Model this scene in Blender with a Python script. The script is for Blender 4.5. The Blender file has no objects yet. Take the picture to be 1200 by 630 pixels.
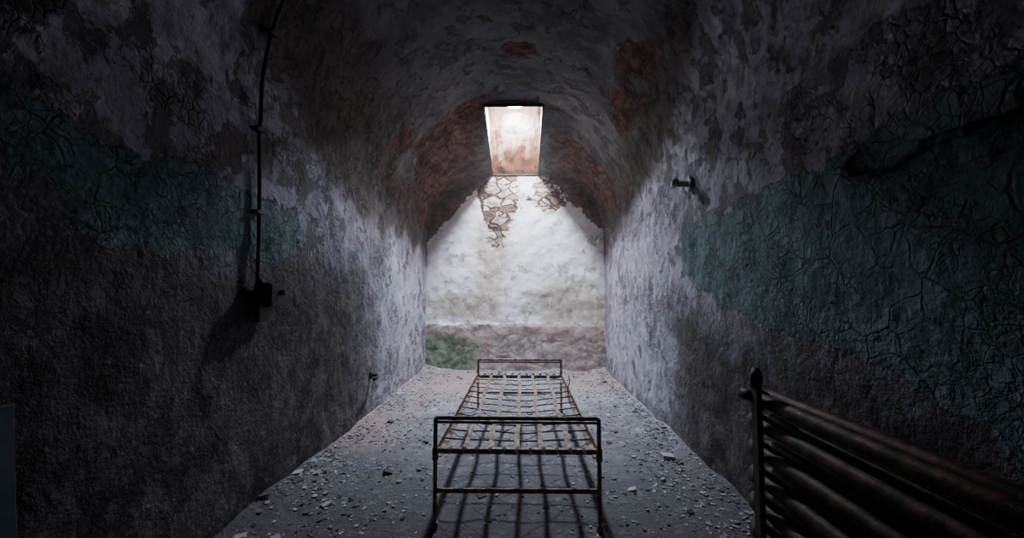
import bpy, bmesh, math, random
from mathutils import Vector, noise, Matrix
random.seed(7)
XL, XR, YB, Y0 = -1.30, 1.10, 5.77, -1.6
XC = -0.09; RX = 1.20; ZS = 1.90
OX0, OX1, OY0 = XC-0.32, XC+0.32, 4.43
ZTOP = 3.32
coll = bpy.context.scene.collection

def fn(x,y,z,s,o=4):
    return noise.fractal(Vector((x*s,y*s,z*s)),0.9,2.1,o)

# ------------------------------------------------------------ node helpers
class NB:
    def __init__(s,name):
        s.m=bpy.data.materials.new(name); s.m.use_nodes=True
        s.nt=s.m.node_tree; s.nt.nodes.clear()
        s.out=s.nt.nodes.new('ShaderNodeOutputMaterial')
        s.co=s.nt.nodes.new('ShaderNodeTexCoord').outputs['Object']
    def n(s,t,**k):
        nd=s.nt.nodes.new(t)
        for a,b in k.items(): setattr(nd,a,b)
        return nd
    def put(s,sock,v):
        if isinstance(v,bpy.types.NodeSocket): s.nt.links.new(v,sock)
        elif isinstance(v,tuple) and len(v)==3 and sock.type=='RGBA': sock.default_value=(*v,1)
        else: sock.default_value=v
    def math(s,op,a,b=0.0,c=None):
        nd=s.n('ShaderNodeMath',operation=op)
        s.put(nd.inputs[0],a); s.put(nd.inputs[1],b)
        if c is not None: s.put(nd.inputs[2],c)
        return nd.outputs[0]
    def noise(s,scale,detail=6,rough=.6,co=None,dist=0):
        nd=s.n('ShaderNodeTexNoise')
        s.put(nd.inputs['Vector'],co or s.co)
        nd.inputs['Scale'].default_value=scale; nd.inputs['Detail'].default_value=detail
        nd.inputs['Roughness'].default_value=rough; nd.inputs['Distortion'].default_value=dist
        return nd.outputs['Fac']
    def warp(s,scale,amt,co=None,detail=3):
        nd=s.n('ShaderNodeTexNoise'); s.put(nd.inputs['Vector'],co or s.co)
        nd.inputs['Scale'].default_value=scale; nd.inputs['Detail'].default_value=detail
        a=s.n('ShaderNodeVectorMath',operation='SUBTRACT'); s.put(a.inputs[0],nd.outputs['Color']); a.inputs[1].default_value=(.5,.5,.5)
        b=s.n('ShaderNodeVectorMath',operation='SCALE'); s.put(b.inputs[0],a.outputs[0]); b.inputs['Scale'].default_value=amt
        c=s.n('ShaderNodeVectorMath',operation='ADD'); s.put(c.inputs[0],co or s.co); s.put(c.inputs[1],b.outputs[0])
        return c.outputs[0]
    def scaled(s,v,co=None):
        nd=s.n('ShaderNodeMapping'); s.put(nd.inputs['Vector'],co or s.co); nd.inputs['Scale'].default_value=v
        return nd.outputs[0]
    def vor(s,scale,co=None,feat='DISTANCE_TO_EDGE',out='Distance'):
        nd=s.n('ShaderNodeTexVoronoi',feature=feat); s.put(nd.inputs['Vector'],co or s.co)
        nd.inputs['Scale'].default_value=scale
        return nd.outputs[out]
    def step(s,v,a,b,lo=0.,hi=1.):
        nd=s.n('ShaderNodeMapRange'); nd.interpolation_type='SMOOTHSTEP'
        s.put(nd.inputs['Value'],v)
        nd.inputs['From Min'].default_value=a; nd.inputs['From Max'].default_value=b
        nd.inputs['To Min'].default_value=lo; nd.inputs['To Max'].default_value=hi
        return nd.outputs[0]
    def mix(s,f,a,b):
        nd=s.n('ShaderNodeMix',data_type='RGBA')
        s.put(nd.inputs[0],f); s.put(nd.inputs[6],a); s.put(nd.inputs[7],b)
        return nd.outputs[2]
    def attr(s,name):
        nd=s.n('ShaderNodeAttribute',attribute_name=name); return nd.outputs['Fac']
    def done(s,col,height=None,rough=.85,metal=0.,bstr=1.):
        p=s.n('ShaderNodeBsdfPrincipled')
        s.put(p.inputs['Base Color'],col); s.put(p.inputs['Roughness'],rough); s.put(p.inputs['Metallic'],metal)
        p.inputs['Specular IOR Level'].default_value=.25
        if height is not None:
            b=s.n('ShaderNodeBump'); b.inputs['Distance'].default_value=1; b.inputs['Strength'].default_value=bstr
            s.put(b.inputs['Height'],height); s.nt.links.new(b.outputs[0],p.inputs['Normal'])
        s.nt.links.new(p.outputs[0],s.out.inputs[0]); return s.m

def wall_material(kind):
    b=NB('peeling_plaster_'+kind)
    nA=b.noise(2.2,5,.62); nB=b.noise(9,6,.66); nC=b.noise(42,3,.6)
    wc=b.warp(6,.14)
    edge=b.math('ADD',b.math('MULTIPLY',b.math('SUBTRACT',nA,.5),.45),b.math('MULTIPLY',b.math('SUBTRACT',nB,.5),.30))
    def mask(name,amp=1.,soft=.006):
        return b.step(b.math('MULTIPLY_ADD',edge,amp,b.attr(name)),-soft,soft)
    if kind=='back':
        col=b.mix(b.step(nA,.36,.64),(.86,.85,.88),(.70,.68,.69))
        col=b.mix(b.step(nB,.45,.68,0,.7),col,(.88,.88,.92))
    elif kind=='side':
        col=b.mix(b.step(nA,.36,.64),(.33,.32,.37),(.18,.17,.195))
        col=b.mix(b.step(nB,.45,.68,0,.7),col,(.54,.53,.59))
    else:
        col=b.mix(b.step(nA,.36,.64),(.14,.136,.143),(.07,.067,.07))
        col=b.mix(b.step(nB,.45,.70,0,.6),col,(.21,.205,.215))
    h=b.math('MULTIPLY',nA,.04); h=b.math('MULTIPLY_ADD',nB,.016,h); h=b.math('MULTIPLY_ADD',nC,.0035,h)
    if kind=='ceil':
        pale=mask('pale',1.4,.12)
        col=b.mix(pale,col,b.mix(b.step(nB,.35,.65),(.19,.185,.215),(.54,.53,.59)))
    if kind in('side','ceil'):
        brown_band=mask('brown_band',1.6,.12)  # brown tone above a sloping line on the walls and vault
        col=b.mix(b.math('MULTIPLY',brown_band,.9),col,b.mix(b.step(nB,.35,.65),(.032,.023,.018),(.10,.076,.064)))
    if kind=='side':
        low=mask('low',1.8,.28)  # dark lower plaster, with light falloff toward the camera painted in
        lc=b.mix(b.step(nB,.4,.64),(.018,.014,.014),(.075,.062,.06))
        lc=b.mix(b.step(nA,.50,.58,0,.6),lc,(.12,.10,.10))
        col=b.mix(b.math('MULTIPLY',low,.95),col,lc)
    # paint skins flaked off, with lifted rims
    chipn=b.noise(5.5,7,.68,wc); cw=b.attr('chipw')
    cv=b.math('MULTIPLY_ADD',cw,.05,b.math('SUBTRACT',chipn,.05))
    chip=b.step(cv,.545,.555); rim=b.math('MULTIPLY',b.step(cv,.515,.545),b.math('SUBTRACT',1,chip))
    cf_=b.mix(nC,(.05,.036,.03),(.15,.12,.105)) if kind!='back' else b.mix(nC,(.30,.25,.22),(.52,.47,.44))
    col=b.mix(b.math('MULTIPLY',chip,.8),col,cf_) if kind!='side' else b.mix(b.math('MULTIPLY',chip,b.math('MULTIPLY_ADD',low,-.6,.8)),col,cf_)
    h=b.math('MULTIPLY_ADD',chip,-.014,h); h=b.math('MULTIPLY_ADD',rim,.012,h)
    if kind=='side':
        teal=mask('teal',.6)
        wt=b.warp(5,.12,detail=5)
        cr=b.vor(8.5,wt); cr2=b.vor(21,wt)
        c1=b.step(cr,.0,.05,1,0); c2=b.math('MULTIPLY',b.step(cr2,.0,.07,1,0),b.step(nA,.44,.54))
        anyc=b.math('MAXIMUM',b.math('MULTIPLY',c1,b.step(nB,.42,.54)),b.math('MULTIPLY',c2,.7))
        tcol=b.mix(b.step(nB,.35,.65),(.085,.15,.155),(.155,.235,.235))
        tcol=b.mix(b.step(nA,.54,.62,0,.5),tcol,(.17,.21,.23))
        tchip=b.step(chipn,.60,.61)
        tcol=b.mix(b.math('MULTIPLY',tchip,.8),tcol,(.045,.045,.045))
        col=b.mix(teal,col,b.mix(b.math('MULTIPLY',anyc,.75),tcol,(.02,.023,.023)))
        th=b.math('MULTIPLY_ADD',b.math('SUBTRACT',1,anyc),.004,.014)
        th=b.math('MULTIPLY_ADD',b.step(cr,0,.3,1,0),.003,th)
        h=b.math('MULTIPLY_ADD',teal,th,h)
        up=b.math('MULTIPLY',b.step(nA,.50,.57),b.math('MULTIPLY',b.math('SUBTRACT',1,teal),b.math('SUBTRACT',1,low)))
        col=b.mix(b.math('MULTIPLY',b.math('MULTIPLY',up,b.step(cr2,.0,.05,1,0)),.6),col,(.05,.04,.036))
        h=b.math('MULTIPLY_ADD',up,b.step(cr2,0,.12,0,.006),h)
        h=b.math('MULTIPLY_ADD',b.math('MULTIPLY',low,nB),.03,h)
    if kind=='back':
        tan=mask('tan',1.8,.12); moss=mask('moss',1.3,.05); base=mask('base',.30,.012)
        col=b.mix(b.math('MULTIPLY',tan,.8),col,b.mix(b.step(nB,.4,.6),(.40,.29,.21),(.62,.53,.46)))
        sv=b.vor(2.6,b.scaled((1,1,1.5),b.warp(4,.3)))
        bcol=b.mix(b.step(nB,.36,.64),(.27,.21,.205),(.50,.43,.42))
        bcol=b.mix(b.step(nA,.48,.60,0,.6),bcol,(.40,.27,.24))
        bcol=b.mix(b.step(sv,0,.06,.35,0),bcol,(.14,.11,.10))
        col=b.mix(base,col,bcol)
        h=b.math('MULTIPLY_ADD',base,b.math('MULTIPLY_ADD',b.step(sv,0,.15),.006,.004),h)
    if kind in('back','ceil'):
        brick=mask('brick',1.0,.004)
        mp=b.n('ShaderNodeMapping'); mp.inputs['Rotation'].default_value=(0,math.radians(90),math.radians(90)); b.put(mp.inputs['Vector'],wc)
        br=b.n('ShaderNodeTexBrick'); b.put(br.inputs['Vector'],mp.outputs[0])
        br.inputs['Scale'].default_value=1; br.inputs['Brick Width'].default_value=.22; br.inputs['Row Height'].default_value=.085; br.inputs['Mortar Size'].default_value=.010
        bk=b.mix(b.step(nB,.38,.62),(.045,.022,.016),(.19,.09,.066))
        bk=b.mix(b.step(nA,.54,.66,0,.5),bk,(.22,.15,.12))
        bk=b.mix(b.math('MULTIPLY',br.outputs['Fac'],.5),bk,(.035,.022,.02))
        col=b.mix(brick,col,bk)
        bh=b.math('MULTIPLY_ADD',b.math('SUBTRACT',1,br.outputs['Fac']),.006,-.06)
        bh=b.math('MULTIPLY_ADD',nB,.10,bh)
        h=b.math('MULTIPLY_ADD',brick,bh,h)
    if kind=='back':
        stone=mask('stone',1.0)
        sco=b.scaled((1,1,2.1),b.warp(6,.12))
        stv=b.vor(5.2,sco); cell=b.vor(5.2,sco,'F1','Color')
        sp=b.n('ShaderNodeSeparateColor'); b.put(sp.inputs[0],cell)
        stm=b.step(b.math('MULTIPLY_ADD',nB,.22,b.math('SUBTRACT',stv,.13)),0,.06)
        scol=b.mix(b.step(sp.outputs[0],.2,.8),(.18,.10,.07),b.mix(b.step(nB,.4,.6),(.40,.28,.20),(.72,.64,.57)))
        col=b.mix(stone,col,b.mix(stm,(.035,.022,.018),scol))
        h=b.math('MULTIPLY_ADD',stone,b.math('MULTIPLY_ADD',b.math('MULTIPLY',stm,sp.outputs[1]),.06,-.05),h)
        col=b.mix(b.math('MULTIPLY',moss,.9),col,b.mix(b.step(nB,.4,.6),(.085,.125,.08),(.22,.27,.185)))
    col=b.mix(b.step(nC,.50,.75,0,.45 if kind!='back' else .2),col,(.08,.065,.065) if kind!='side' else (.05,.04,.04))
    return b.done(col,h,.88,bstr=.95 if kind!='back' else .75)

def floor_material():
    b=NB('dusty_concrete')
    nA=b.noise(2,5,.6); nB=b.noise(14,6,.7); nC=b.noise(60,3,.6)
    col=b.mix(b.step(nA,.4,.6),(.17,.17,.19),(.28,.28,.30))
    col=b.mix(b.step(nB,.5,.7),col,(.46,.46,.48))
    col=b.mix(b.step(nC,.54,.7,0,.6),col,(.08,.07,.07))
    near_shade=b.step(b.math('MULTIPLY_ADD',b.math('SUBTRACT',nA,.5),2.0,b.attr('near_shade')),-1.0,1.0)  # floor darkens toward the camera: light falloff painted into its colour
    col=b.mix(b.math('MULTIPLY',near_shade,.85),col,b.mix(nC,(.035,.033,.036),(.10,.094,.10)))
    red=b.step(b.math('MULTIPLY_ADD',b.math('SUBTRACT',nB,.5),.9,b.attr('red')),-.1,.15)
    col=b.mix(b.math('MULTIPLY',red,.65),col,b.mix(nC,(.22,.12,.10),(.50,.38,.35)))
    h=b.math('MULTIPLY_ADD',nB,.02,b.math('MULTIPLY',nC,.006)); h=b.math('MULTIPLY_ADD',nA,.02,h)
    return b.done(col,h,.9)

def rust_panel_material():
    b=NB('rusty_plaster_panel')
    st=b.noise(5,6,.65,b.scaled((2.2,.6,.6))); nB=b.noise(12,6,.65)
    sp=b.n('ShaderNodeSeparateXYZ'); b.put(sp.inputs[0],b.co)
    st=b.math('ADD',st,b.math('MULTIPLY',b.math('SUBTRACT',3.05,sp.outputs[2]),.45))
    col=b.mix(b.step(st,.42,.62),(.76,.64,.54),(.34,.14,.065))
    col=b.mix(b.math('MULTIPLY',b.step(nB,.50,.62),b.step(st,.40,.60,.25,1)),col,(.15,.055,.03))
    return b.done(col,b.math('MULTIPLY',nB,.015),.8)

def metal_material(name,c1,c2,scale=25,metal=.3):
    b=NB(name); n=b.noise(scale,4,.65); n2=b.noise(scale*4,2,.6)
    return b.done(b.mix(b.step(n,.4,.62),c1,c2),b.math('MULTIPLY',n2,.0015),.6,metal)
def rubble_material():
    b=NB('plaster_debris'); r=b.attr('tint')
    col=b.mix(b.step(r,.0,1.),(.08,.075,.08),(.46,.45,.47))
    col=b.mix(b.math('MULTIPLY',b.step(r,.30,.31),b.step(r,.36,.37,1,0)),col,(.24,.14,.11))
    return b.done(col,None,.9)

M_side=wall_material('side'); M_ceil=wall_material('ceil'); M_back=wall_material('back')
M_floor=floor_material(); M_panel=rust_panel_material()
M_bed=metal_material('rusted_bed_iron',(.09,.063,.052),(.38,.27,.21),35,.3)
M_rad=metal_material('rusted_radiator_iron',(.022,.013,.009),(.10,.052,.032),18,.25)
M_dark=metal_material('blackened_metal',(.02,.018,.016),(.055,.045,.04),30,.3)
M_conduit=metal_material('painted_conduit',(.04,.03,.027),(.09,.075,.075),30,.1)
M_grey=metal_material('grey_painted_iron',(.20,.20,.22),(.38,.38,.41),30,.0)
M_rubble=rubble_material()
def teal_flake():
    b=NB('curled_teal_paint'); n=b.noise(20,4,.6)
    return b.done(b.mix(n,(.02,.025,.025),(.06,.08,.08)),b.math('MULTIPLY',n,.004),.8)
M_flake=teal_flake()

# ------------------------------------------------------------ mesh helpers
ATTRS=('teal','brick','stone','low','tan','moss','brown_band','base','pale')
def make_obj(name,verts,faces,mat,smooth=True,attrs=None):
    me=bpy.data.meshes.new(name); me.from_pydata(verts,[],faces); me.update()
    if smooth: me.polygons.foreach_set('use_smooth',[True]*len(me.polygons))
    me.materials.append(mat)
    if attrs:
        for k,v in attrs.items():
            a=me.attributes.new(k,'FLOAT','POINT'); a.data.foreach_set('value',v)
    o=bpy.data.objects.new(name,me); coll.objects.link(o); return o
def grid(name,us,vs,pos,field,mat,skip=None):
    vts=[];A={}
    for u in us:
        for v in vs:
            p=pos(u,v); vts.append(p[:3])
            f=field(u,v,p)
            for k in ATTRS: A.setdefault(k,[]).append(f.get(k,-1.))
            A.setdefault('chipw',[]).append(f.get('chipw',1.)); A.setdefault('red',[]).append(f.get('red',-1.)); A.setdefault('near_shade',[]).append(f.get('near_shade',-1.))
    nv=len(vs);fs=[]
    for i in range(len(us)-1):
        for j in range(nv-1):
            if skip and skip(us[i],us[i+1],vs[j],vs[j+1]): continue
            a=i*nv+j; fs.append((a,a+1,a+nv+1,a+nv))
    return make_obj(name,vts,fs,mat,True,A)
def lin(a,b,step):
    n=max(2,int(round((b-a)/step))+1); return [a+(b-a)*i/(n-1) for i in range(n)]
def interp(x,pts):
    if x<=pts[0][0]: return pts[0][1]
    for (a,b),(c,d) in zip(pts,pts[1:]):
        if x<=c: return b+(d-b)*(x-a)/(c-a)
    return pts[-1][1]
def ell(p,c,r):
    d=math.sqrt(sum(((p[i]-c[i])/r[i])**2 for i in range(3)))
    return (1-d)*min(r) if d<1 else (1-d)*max(.15,min(r))

# ------------------------------------------------------------ room shell
def hf(x,y):
    e=min(x-XL,XR-x)
    bank=.045*max(0,1-e/.42)**1.5+.04*max(0,1-(YB-y)/.5)**1.5
    return bank*(1+.6*fn(x,y,3,2.5,3))+.008*fn(x,y,0,3,4)
def wd(y,z,seed):
    return .016*fn(seed,y,z,1.3,3)+.008*fn(seed+5,y,z,6,4)
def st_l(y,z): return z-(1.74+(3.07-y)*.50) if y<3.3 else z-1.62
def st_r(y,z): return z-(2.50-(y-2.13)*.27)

def f_left(y,z,p):
    zb=interp(y,[(.9,1.36),(1.12,1.34),(1.2,1.24),(1.6,1.22),(2.2,1.2),(2.6,1.4)])
    return dict(teal=min(1.565-z,z-zb,2.45-y),low=min(1.30-z,(3.5-y)*.5+.1),brown_band=st_l(y,z),chipw=(1.1 if z>1.5 else .8)-min(1.0,max(0,(y-2.8)*1.5)))
def f_right(y,z,p):
    zb=interp(y,[(.9,.66),(1.05,.72),(1.55,.86),(2.3,.94),(2.9,1.15)])
    return dict(teal=min(1.545-z,z-zb,2.98-y),low=min(.92-z,(2.9-y)*.5+.1),brown_band=st_r(y,z),chipw=.9-min(1.0,max(0,(y-3.0)*1.5)))
ys=lin(Y0,YB,.025); zs=lin(-.1,ZS,.025)
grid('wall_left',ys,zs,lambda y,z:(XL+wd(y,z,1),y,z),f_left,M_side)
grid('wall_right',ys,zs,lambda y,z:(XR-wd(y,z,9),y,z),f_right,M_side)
def bh(y): return 1.20-(.39*max(0,(y-OY0)/(YB-OY0)))
aO=math.acos(.32/RX)
angs=lin(0,aO,.025)+lin(aO,math.pi-aO,.03)[1:]+lin(math.pi-aO,math.pi,.025)[1:]
yc=sorted(set([round(v,4) for v in ys if v<OY0-.01]+[OY0]+[round(v,4) for v in ys if v>OY0+.01]))
def pos_c(y,a):
    c,s=math.cos(a),math.sin(a)
    x=XC+RX*c; z=ZS+bh(y)*s
    near=max(abs(x-XC)-.32, OY0-y,0); k=min(1,near/.2)
    d=(.022*fn(x,y,z,1.2,3)+.012*fn(x,y,z,5,4))*k
    t=min(1,s/.3); w_=wd(y,ZS,1 if c<0 else 9)
    x0=XL if c<0 else XR
    d=d*t+w_*(1-t)
    return (x-c*d+(x0-(XC+(RX if c>0 else -RX)))*(1-t),y,z-s*d)
def f_ceil(y,a,p):
    x,_,z=p
    br=max(min(y-4.24,(z-2.42)+(y-4.46)*.68,OX0-.0-x),
           min(y-4.85,z-2.05,x-OX1-.05),
           ell(p,(.35,5.0,2.75),(.12,.20,.2)),
           ell(p,(.80,2.95,2.72),(.13,.26,.18)), ell(p,(.90,3.55,2.6),(.16,.32,.18)), ell(p,(.86,3.3,2.62),(.07,.14,.12)),
           ell(p,(-.02,3.45,3.1),(.18,.15,.2)),ell(p,(-1.1,4.0,2.5),(.12,.18,.14)))
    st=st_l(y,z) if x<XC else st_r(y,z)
    return dict(brick=br,brown_band=min(st,(2.72 if y<3 else 2.72-min(1,(y-3))*.4)-z),pale=min(2.6-z,-st+.03),chipw=.2 if z>2.7 else .8)
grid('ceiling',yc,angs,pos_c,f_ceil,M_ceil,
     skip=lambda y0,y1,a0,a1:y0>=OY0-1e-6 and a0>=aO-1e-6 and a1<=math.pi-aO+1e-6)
def f_back(x,z,p):
    q=(x,0,z)
    brick=max(min(z-(1.93+(x+1.18)*.95),-.36-x), min(z-(2.12+(.9-x)*.80),x-.40), ell(q,(-.45,0,2.36),(.17,1,.36)))
    stone=max(ell(q,(-.29,0,2.31),(.22,1,.50)),ell(q,(.33,0,2.46),(.22,1,.38)))
    tan=max(ell(q,(-.42,0,1.35),(.24,1,.85)),ell(q,(-.95,0,.78),(.42,1,.16)),ell(q,(.75,0,.90),(.46,1,.28)))
    moss=ell(q,(-1.02,0,.24),(.40,1,.28))
    return dict(brick=brick,stone=stone,tan=tan,moss=moss,base=.64-z,chipw=.4 if z<1.3 else -.3)
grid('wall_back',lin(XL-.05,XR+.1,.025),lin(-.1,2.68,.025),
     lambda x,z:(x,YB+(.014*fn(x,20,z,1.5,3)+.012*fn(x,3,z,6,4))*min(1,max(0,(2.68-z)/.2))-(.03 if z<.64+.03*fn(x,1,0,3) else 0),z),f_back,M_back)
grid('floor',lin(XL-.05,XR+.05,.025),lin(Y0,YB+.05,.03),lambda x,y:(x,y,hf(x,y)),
     lambda x,y,p:dict(near_shade=2.45-y+.5*max(0,abs(x+.05)-.5),red=max(min(y-4.3,-.35-x),min(y-4.6,x-.45),min(y-2.8,4.4-y,-.8-x)*.6-.09)),M_floor)

# skylight recess (flat head, sloping back, cheeks)
yt=5.16
pv=[];nx=24;nz=24
for i in range(nz+1):
    t=i/nz
    for j in range(nx+1):
        x=OX0-.01+(OX1-OX0+.02)*j/nx
        y=yt+(YB+.015-yt)*t; z=ZTOP+(2.66-ZTOP)*t
        d=.008*fn(x,y,z,7,3)
        pv.append((x,y+d,z+d))
pf=[(i*(nx+1)+j,i*(nx+1)+j+1,(i+1)*(nx+1)+j+1,(i+1)*(nx+1)+j) for i in range(nz) for j in range(nx)]
sk=bpy.data.objects.new('window_1',None); coll.objects.link(sk)
o=make_obj('sloping_back',pv,pf,M_panel); o.parent=sk
cx,cy,r=XC,5.0,.12
bm=bmesh.new()
N=48
ring=[bm.verts.new((cx+r*math.cos(2*math.pi*i/N),cy+r*math.sin(2*math.pi*i/N),ZTOP)) for i in range(N)]
ring2=[bm.verts.new((cx+r*math.cos(2*math.pi*i/N),cy+r*math.sin(2*math.pi*i/N),ZTOP+.10)) for i in range(N)]
outer=[]
for i in range(N):
    a=2*math.pi*i/N; c,s=math.cos(a),math.sin(a)
    tx=((OX1-cx) if c>0 else (cx-OX0))/max(abs(c),1e-6); ty=((yt-cy) if s>0 else (cy-OY0))/max(abs(s),1e-6)
    t=min(tx,ty); outer.append(bm.verts.new((cx+c*t,cy+s*t,ZTOP)))
for i in range(N):
    j=(i+1)%N
    bm.faces.new((ring[i],ring[j],outer[j],outer[i])); bm.faces.new((ring[i],ring[j],ring2[j],ring2[i]))
for (X,Y) in ((OX0,OY0),(OX1,OY0),(OX0,yt),(OX1,yt)):
    v=bm.verts.new((X,Y,ZTOP))
    px=[q for q in outer if abs(q.co.x-X)<1e-4]; py=[q for q in outer if abs(q.co.y-Y)<1e-4]
    if px and py: bm.faces.new((v,min(px,key=lambda q:(q.co-v.co).length),min(py,key=lambda q:(q.co-v.co).length)))
for X in (OX0,OX1):
    bm.faces.new([bm.verts.new(p) for p in ((X,OY0,3.03),(X,OY0,ZTOP),(X,yt,ZTOP),(X,YB+.02,2.66))])
bm.faces.new([bm.verts.new(p) for p in ((OX0,OY0,3.03),(OX1,OY0,3.03),(OX1,OY0,ZTOP),(OX0,OY0,ZTOP))])
me=bpy.data.meshes.new('recess'); bm.to_mesh(me); bm.free(); me.materials.append(M_panel)
o=bpy.data.objects.new('recess',me); coll.objects.link(o); o.parent=sk
b=NB('daylit_glass'); e=b.n('ShaderNodeEmission'); e.inputs[0].default_value=(.78,.87,1,1); e.inputs[1].default_value=1850
b.nt.links.new(e.outputs[0],b.out.inputs[0]); M_glow=b.m
GZ=.075   # glass sits up inside its round neck
pts=[(cx,cy,ZTOP+GZ)]+[(cx+r*math.cos(2*math.pi*i/N),cy+r*math.sin(2*math.pi*i/N),ZTOP+GZ) for i in range(N)]
o=make_obj('glass',pts,[(0,1+(i+1)%N,1+i) for i in range(N)],M_glow,False); o.parent=sk

# ------------------------------------------------------------ solid part helpers
def bar(bm,p,q,w,h,up=(0,0,1)):
    p,q=Vector(p),Vector(q); d=(q-p).normalized(); up=Vector(up)
    s=d.cross(up)
    if s.length<1e-3: s=d.cross(Vector((1,0,0)))
    s.normalize(); u=s.cross(d)
    vs=[bm.verts.new(c+s*a*w/2+u*e*h/2) for c in (p,q) for a,e in ((-1,-1),(1,-1),(1,1),(-1,1))]
    for f in ((0,1,2,3),(7,6,5,4),(0,4,5,1),(1,5,6,2),(2,6,7,3),(3,7,4,0)): bm.faces.new([vs[i] for i in f])
def tube(bm,pts,r,seg=10,cap=True,closed=False):
    pts=[Vector(p) for p in pts]; rings=[];n=len(pts); prev=None
    for i,p in enumerate(pts):
        if closed: d=(pts[(i+1)%n]-pts[i-1])
        else: d=(pts[min(i+1,n-1)]-pts[max(i-1,0)])
        d.normalize()
        ref=prev if prev is not None else (Vector((0,0,1)) if abs(d.z)<.9 else Vector((1,0,0)))
        s=d.cross(ref); 
        if s.length<1e-3: s=d.cross(Vector((0,1,0)))
        s.normalize(); u=s.cross(d).normalized(); prev=u
        rr=r[i] if isinstance(r,(list,tuple)) else r
        rings.append([bm.verts.new(p+s*math.cos(2*math.pi*k/seg)*rr+u*math.sin(2*math.pi*k/seg)*rr) for k in range(seg)])
    m=n if closed else n-1
    for i in range(m):
        A,B=rings[i],rings[(i+1)%n]
        for k in range(seg): bm.faces.new((A[k],A[(k+1)%seg],B[(k+1)%seg],B[k])).smooth=True
    if cap and not closed: bm.faces.new(rings[0][::-1]); bm.faces.new(rings[-1])
def finish(bm,name,mat,parent=None):
    me=bpy.data.meshes.new(name); bmesh.ops.recalc_face_normals(bm,faces=bm.faces); bm.to_mesh(me); bm.free(); me.materials.append(mat)
    o=bpy.data.objects.new(name,me); coll.objects.link(o)
    if parent: o.parent=parent
    return o
def empty(name):
    o=bpy.data.objects.new(name,None); coll.objects.link(o); return o
def arc(a,corner,b,n=6):
    a,c,b=Vector(a),Vector(corner),Vector(b)
    return [a*(1-t)**2+c*2*t*(1-t)+b*t*t for t in [i/n for i in range(n+1)]]

# skylight edge frame
bm=bmesh.new()
zc=ZS+1.2*math.sqrt(1-(.32/RX)**2)
A_=(OX0+.006,OY0,zc-.004);B_=(OX1-.006,OY0,zc-.004);C_=(OX1-.006,YB-.012,2.675);D_=(OX0+.006,YB-.012,2.675)
for p,q in ((A_,B_),(B_,C_),(C_,D_),(D_,A_)): bar(bm,p,q,.016,.018)
finish(bm,'frame',M_dark,sk)

# ------------------------------------------------------------ bed
bed=empty('bed_frame')
bx0,bx1,by0,by1=-.395,.345,1.97,3.86
ZR=.335
def endframe(y,H,lowz,name):
    bm=bmesh.new()
    zf0=hf(bx0,y)-.004; zf1=hf(bx1,y)-.004; c=.014
    pts=[(bx0,y,zf0),(bx0,y,H-c)]+[tuple(v) for v in arc((bx0,y,H-c),(bx0,y,H),(bx0+c,y,H))][1:]
    pts+= [tuple(v) for v in arc((bx1-c,y,H),(bx1,y,H),(bx1,y,H-c))]+[(bx1,y,zf1)]
    tube(bm,pts,.0095,10)
    bar(bm,(bx0,y,lowz),(bx1,y,lowz+.004),.008,.020)
    bar(bm,(bx0,y+.012,H-.022),(bx1,y+.012,H-.022),.004,.012)
    for x in (bx0,bx1):
        tube(bm,[(x,y,hf(x,y)-.004),(x,y,hf(x,y)+.03)],.014,10)
        tube(bm,[(x,y,ZR-.03),(x,y,ZR+.025)],.014,10)
    return finish(bm,name,M_bed,bed)
endframe(by0,.492,.170,'foot_frame'); endframe(by1,.462,.17,'head_frame')
bm=bmesh.new()
for x,s in ((bx0,1),(bx1,-1)):
    bar(bm,(x,by0,ZR),(x,by1,ZR),.005,.034)
    bar(bm,(x+s*.014,by0,ZR-.015),(x+s*.014,by1,ZR-.015),.028,.005)
for y in (by0+.06,by1-.06):
    bar(bm,(bx0,y,ZR),(bx1,y,ZR),.024,.006); bar(bm,(bx0,y,ZR-.012),(bx1,y,ZR-.012),.005,.024)
finish(bm,'side_rails',M_bed,bed)
bm=bmesh.new()
W=bx1-bx0
def sag(x,y):
    t=(y-by0)/(by1-by0); u=(x-bx0)/W
    return ZR-.035*math.sin(math.pi*t)*math.sin(math.pi*u)
for i in range(1,6):
    x=bx0+W*i/6+random.uniform(-.006,.006)
    n=24; prev=None
    for k in range(n+1):
        y=by0+.06+(by1-by0-.12)*k/n
        xx=x+.006*math.sin(k*.6+i)
        p=(xx,y,sag(x,y)+.004)
        if prev: bar(bm,prev,p,.024,.004)
        prev=p
for j in range(1,12):
    y=by0+.06+(by1-by0-.12)*j/12; pts=[]
    off=random.uniform(-.015,.015)
    for k in range(17):
        x=bx0+W*k/16; pts.append((x,y+off*math.sin(k*.9),sag(x,y)-.001))
    tube(bm,pts,.0045,6)
for j in range(12):
    for i in range(6):
        y0=by0+.06+(by1-by0-.12)*j/12; y1=by0+.06+(by1-by0-.12)*(j+1)/12
        x0=bx0+W*i/6; x1=bx0+W*(i+1)/6
        if random.random()<.35:
            if random.random()<.5: x0,x1=x1,x0
            tube(bm,[(x0,y0,sag(x0,y0)),((x0+x1)/2,(y0+y1)/2,sag((x0+x1)/2,(y0+y1)/2)-.012),(x1,y1,sag(x1,y1))],.0025,5)
finish(bm,'spring_mesh',M_bed,bed)
bm=bmesh.new()
for i in range(1,12):
    x=bx0+W*i/12
    for y,d in ((by0+.03,1),(by1-.03,-1)):
        pts=[(x+.009*math.cos(a*.9),y-.025*1+a*.0022,ZR+.009*math.sin(a*.9)) for a in range(0,30)]
        tube(bm,pts,.0018,4)
tube(bm,[(bx1-.02,3.0,ZR-.01),(bx1-.035,2.98,ZR+.06),(bx1-.02,2.96,ZR+.13),(bx1-.03,2.97,ZR+.16)],.004,6)
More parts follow.
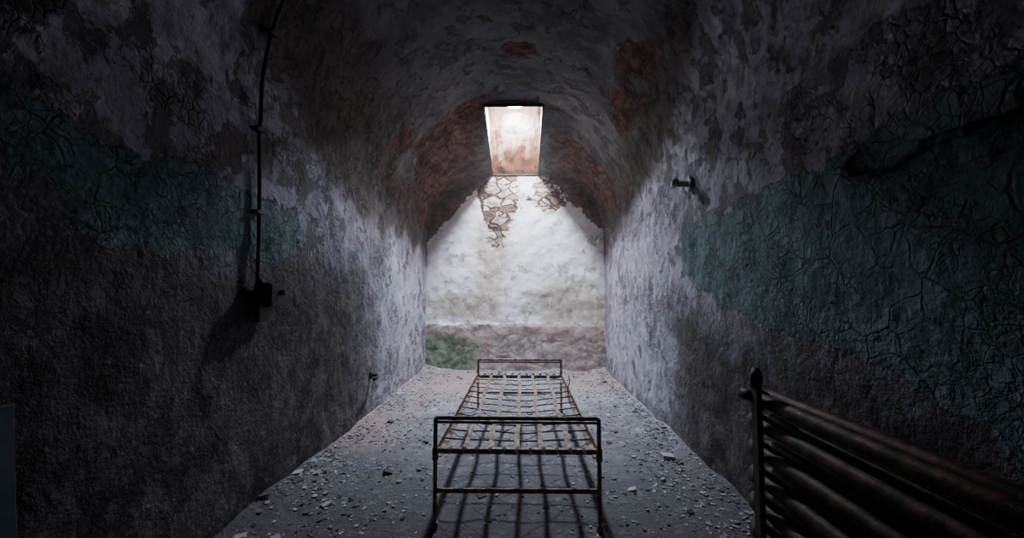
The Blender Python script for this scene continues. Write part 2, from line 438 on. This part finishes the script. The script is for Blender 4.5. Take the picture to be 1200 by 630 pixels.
finish(bm,'end_springs',M_bed,bed)

# ------------------------------------------------------------ radiator (pipe coil)
rad=empty('pipe_radiator')
xr=.93; yr0,yr1=-1.0,1.77
zsr=[.13,.235,.34,.445,.55,.645]
bm=bmesh.new()
for z in zsr:
    tube(bm,[(xr,yr0,z),(xr,yr1-.05,z)]+[tuple(v) for v in arc((xr,yr1-.05,z),(xr,yr1+.03,z),(xr+.035,yr1+.03,z),8)][1:]+[tuple(v) for v in arc((xr+.035,yr1+.03,z),(xr+.07,yr1+.03,z),(xr+.07,yr1-.05,z),8)][1:]+[(xr+.07,yr0,z)],.027,16)
    for y in (.55,1.73):
        tube(bm,[(xr,y-.03,z),(xr,y+.03,z)],.036,16)
finish(bm,'pipes',M_rad,rad)
bm=bmesh.new()
for y in (1.66,.2):
    bar(bm,(xr-.045,y,.0),(xr-.045,y,.72),.04,.02,up=(1,0,0))
    bar(bm,(xr-.05,y,.03),(xr+.09,y,.03),.06,.024)
tube(bm,[(xr-.045,1.66,.70),(xr-.045,1.66,.745),(xr-.04,1.665,.775)],[.018,.024,.012],12)
tube(bm,[(xr-.045,1.68,.665),(xr-.06,1.73,.665)],[.02,.024],12)
finish(bm,'support_bracket',M_rad,rad)

# ------------------------------------------------------------ electrical conduit + box
cd=empty('conduit_with_switch_box')
bm=bmesh.new()
def vx(z):
    if z<=ZS: return XL
    return XC-RX*math.sqrt(max(0,1-((z-ZS)/1.2)**2))
def cyv(z): return 2.025-.10*(max(0,(z-1.2)/1.25))**2
pts=[(vx(z)+.026,cyv(z),z) for z in lin(1.10,2.95,.05)]
tube(bm,pts,.0095,10)
for z in (1.45,1.85,2.3):
    bar(bm,(vx(z)+.014,cyv(z)-.03,z),(vx(z)+.014,cyv(z)+.03,z),.05,.016)
finish(bm,'conduit_pipe',M_conduit,cd)
bm=bmesh.new()
bmesh.ops.create_cube(bm,size=1,matrix=Matrix.Translation((XL+.055,2.10,1.05))@Matrix.Diagonal((.09,.17,.115,1)))
bmesh.ops.bevel(bm,geom=bm.edges[:],offset=.008,segments=2,affect='EDGES')
tube(bm,[(XL+.03,2.035,1.10),(XL+.03,2.035,1.125)],.018,12)
tube(bm,[(XL+.095,2.10,1.06),(XL+.125,2.10,1.065)],.014,12)
tube(bm,[(XL+.06,2.04,1.03),(XL+.06,2.0,1.03)],.02,12)
bar(bm,(XL+.03,2.09,.92),(XL+.03,2.09,1.0),.13,.02,up=(1,0,0))
finish(bm,'switch_box',M_dark,cd)

# ------------------------------------------------------------ wall bracket right
wb=empty('pipe_bracket')
bm=bmesh.new(); y,z=2.78,1.77
tube(bm,[(XR-.005,y,z),(XR-.02,y,z)],.05,18)
tube(bm,[(XR-.01,y,z),(XR-.08,y,z),(XR-.11,y-.01,z+.005)],.019,12)
tube(bm,[(XR-.10,y-.02,z+.01),(XR-.10,y+.03,z-.0)],.022,12)
finish(bm,'bracket_body',M_grey,wb)

ps=empty('pipe_stub'); bm=bmesh.new()
tube(bm,[(XL-.0,3.65,.36),(XL+.07,3.65,.36),(XL+.09,3.60,.36),(XL+.09,3.50,.355)],.013,10)
tube(bm,[(XL+.005,3.65,.36),(XL+.025,3.65,.36)],.03,12)
finish(bm,'stub_pipe',M_dark,ps)

# ------------------------------------------------------------ curled paint lip on the right wall
path=[(1.39,1.515),(1.425,1.495),(1.425,1.455),(1.38,1.43),(1.31,1.425),(1.24,1.437),(1.17,1.457),(1.11,1.46),(1.04,1.462),(.98,1.452),(.92,1.45),(.8,1.44),(.6,1.43)]
fine=[]
for (a,b_),(c,d) in zip(path,path[1:]):
    for k in range(6):
        t=k/6; fine.append((a+(c-a)*t,b_+(d-b_)*t))
vts=[];fs=[]
for i,(y,z) in enumerate(fine):
    w=.017+.010*noise.noise(Vector((i*.45,0,0)))+.007*noise.noise(Vector((i*1.7,3,0)))
    t=min(1,i/8)
    jz=.008*noise.noise(Vector((i*.5,9,2)))
    xs=XR-wd(y,z,9)
    for k in range(7):
        a=k/6*math.radians(140)
        vts.append((xs+.002-(.8*w*math.sin(a))*t-.003, y+.003*noise.noise(Vector((i*.5,k,1))), z+jz+.010-w*(1-math.cos(a))*.75*t+.003*noise.noise(Vector((i*.6,k*.3,4)))))
for i in range(len(fine)-1):
    for k in range(6): fs.append((i*7+k,i*7+k+1,(i+1)*7+k+1,(i+1)*7+k))
o=make_obj('peeling_paint_flake',vts,fs,M_flake)
md=o.modifiers.new('s','SOLIDIFY'); md.thickness=.003; md.offset=0

# ------------------------------------------------------------ leaning board, lower left
bm=bmesh.new()
bar(bm,(XL+.12,.90,.04),(XL+.05,.90,.79),.26,.022,up=(1,0,0))
bmesh.ops.bevel(bm,geom=bm.edges[:],offset=.004,segments=1,affect='EDGES')
b=NB('faded_blue_board'); n=b.noise(8,4,.6); Mb=b.done(b.mix(n,(.03,.045,.06),(.09,.11,.135)),b.math('MULTIPLY',n,.006),.8)
finish(bm,'leaning_board',Mb)

# ------------------------------------------------------------ rubble
vts=[];fs=[];tint=[]
cube=[(-1,-1,-1),(1,-1,-1),(1,1,-1),(-1,1,-1),(-1,-1,1),(1,-1,1),(1,1,1),(-1,1,1)]
cf=((0,3,2,1),(4,5,6,7),(0,1,5,4),(1,2,6,5),(2,3,7,6),(3,0,4,7))
cnt=0
while cnt<18000:
    y=random.uniform(.9,YB-.02); x=random.uniform(XL+.02,XR-.02)
    e=min(x-XL,XR-x); pr=.06+.9*math.exp(-e/.22)+.35*math.exp(-(YB-y)/.4)
    if fn(x,y,7,3,2)<-.05: pr*=.35
    if random.random()>pr: continue
    s=.0025+.008*random.random()**4+(.018*random.random() if random.random()<.014 else 0)
    sx,sy,sz=s*random.uniform(.7,1.7),s*random.uniform(.7,1.4),s*random.uniform(.2,.6)
    R=Matrix.Rotation(random.uniform(0,6.28),3,'Z')@Matrix.Rotation(random.uniform(-.4,.4),3,'X')
    base=len(vts); z0=hf(x,y)+sz*.5; t=random.random()
    for c in cube:
        v=R@Vector((c[0]*sx*random.uniform(.6,1),c[1]*sy*random.uniform(.6,1),c[2]*sz*random.uniform(.6,1)))
        vts.append((x+v.x,y+v.y,z0+v.z)); tint.append(t)
    fs+= [tuple(base+i for i in f) for f in cf]; cnt+=1
make_obj('floor_rubble',vts,fs,M_rubble,False,{'tint':tint})

# ------------------------------------------------------------ world (thin dusty air) + camera
w=bpy.data.worlds.new('World'); bpy.context.scene.world=w; w.use_nodes=True
w.node_tree.nodes['Background'].inputs[0].default_value=(.35,.45,.7,1)
w.node_tree.nodes['Background'].inputs[1].default_value=.003
vs_=w.node_tree.nodes.new('ShaderNodeVolumeScatter')
vs_.inputs['Density'].default_value=.010; vs_.inputs['Anisotropy'].default_value=.1
w.node_tree.links.new(vs_.outputs[0],w.node_tree.nodes['World Output'].inputs['Volume'])
cam=bpy.data.cameras.new('Camera'); co=bpy.data.objects.new('Camera',cam); coll.objects.link(co)
cam.sensor_width=36; cam.lens=15.0; cam.clip_start=.01
co.location=(0,0,1.06)
co.rotation_euler=(math.radians(90+3.2),0,math.radians(1.37))
bpy.context.scene.camera=co
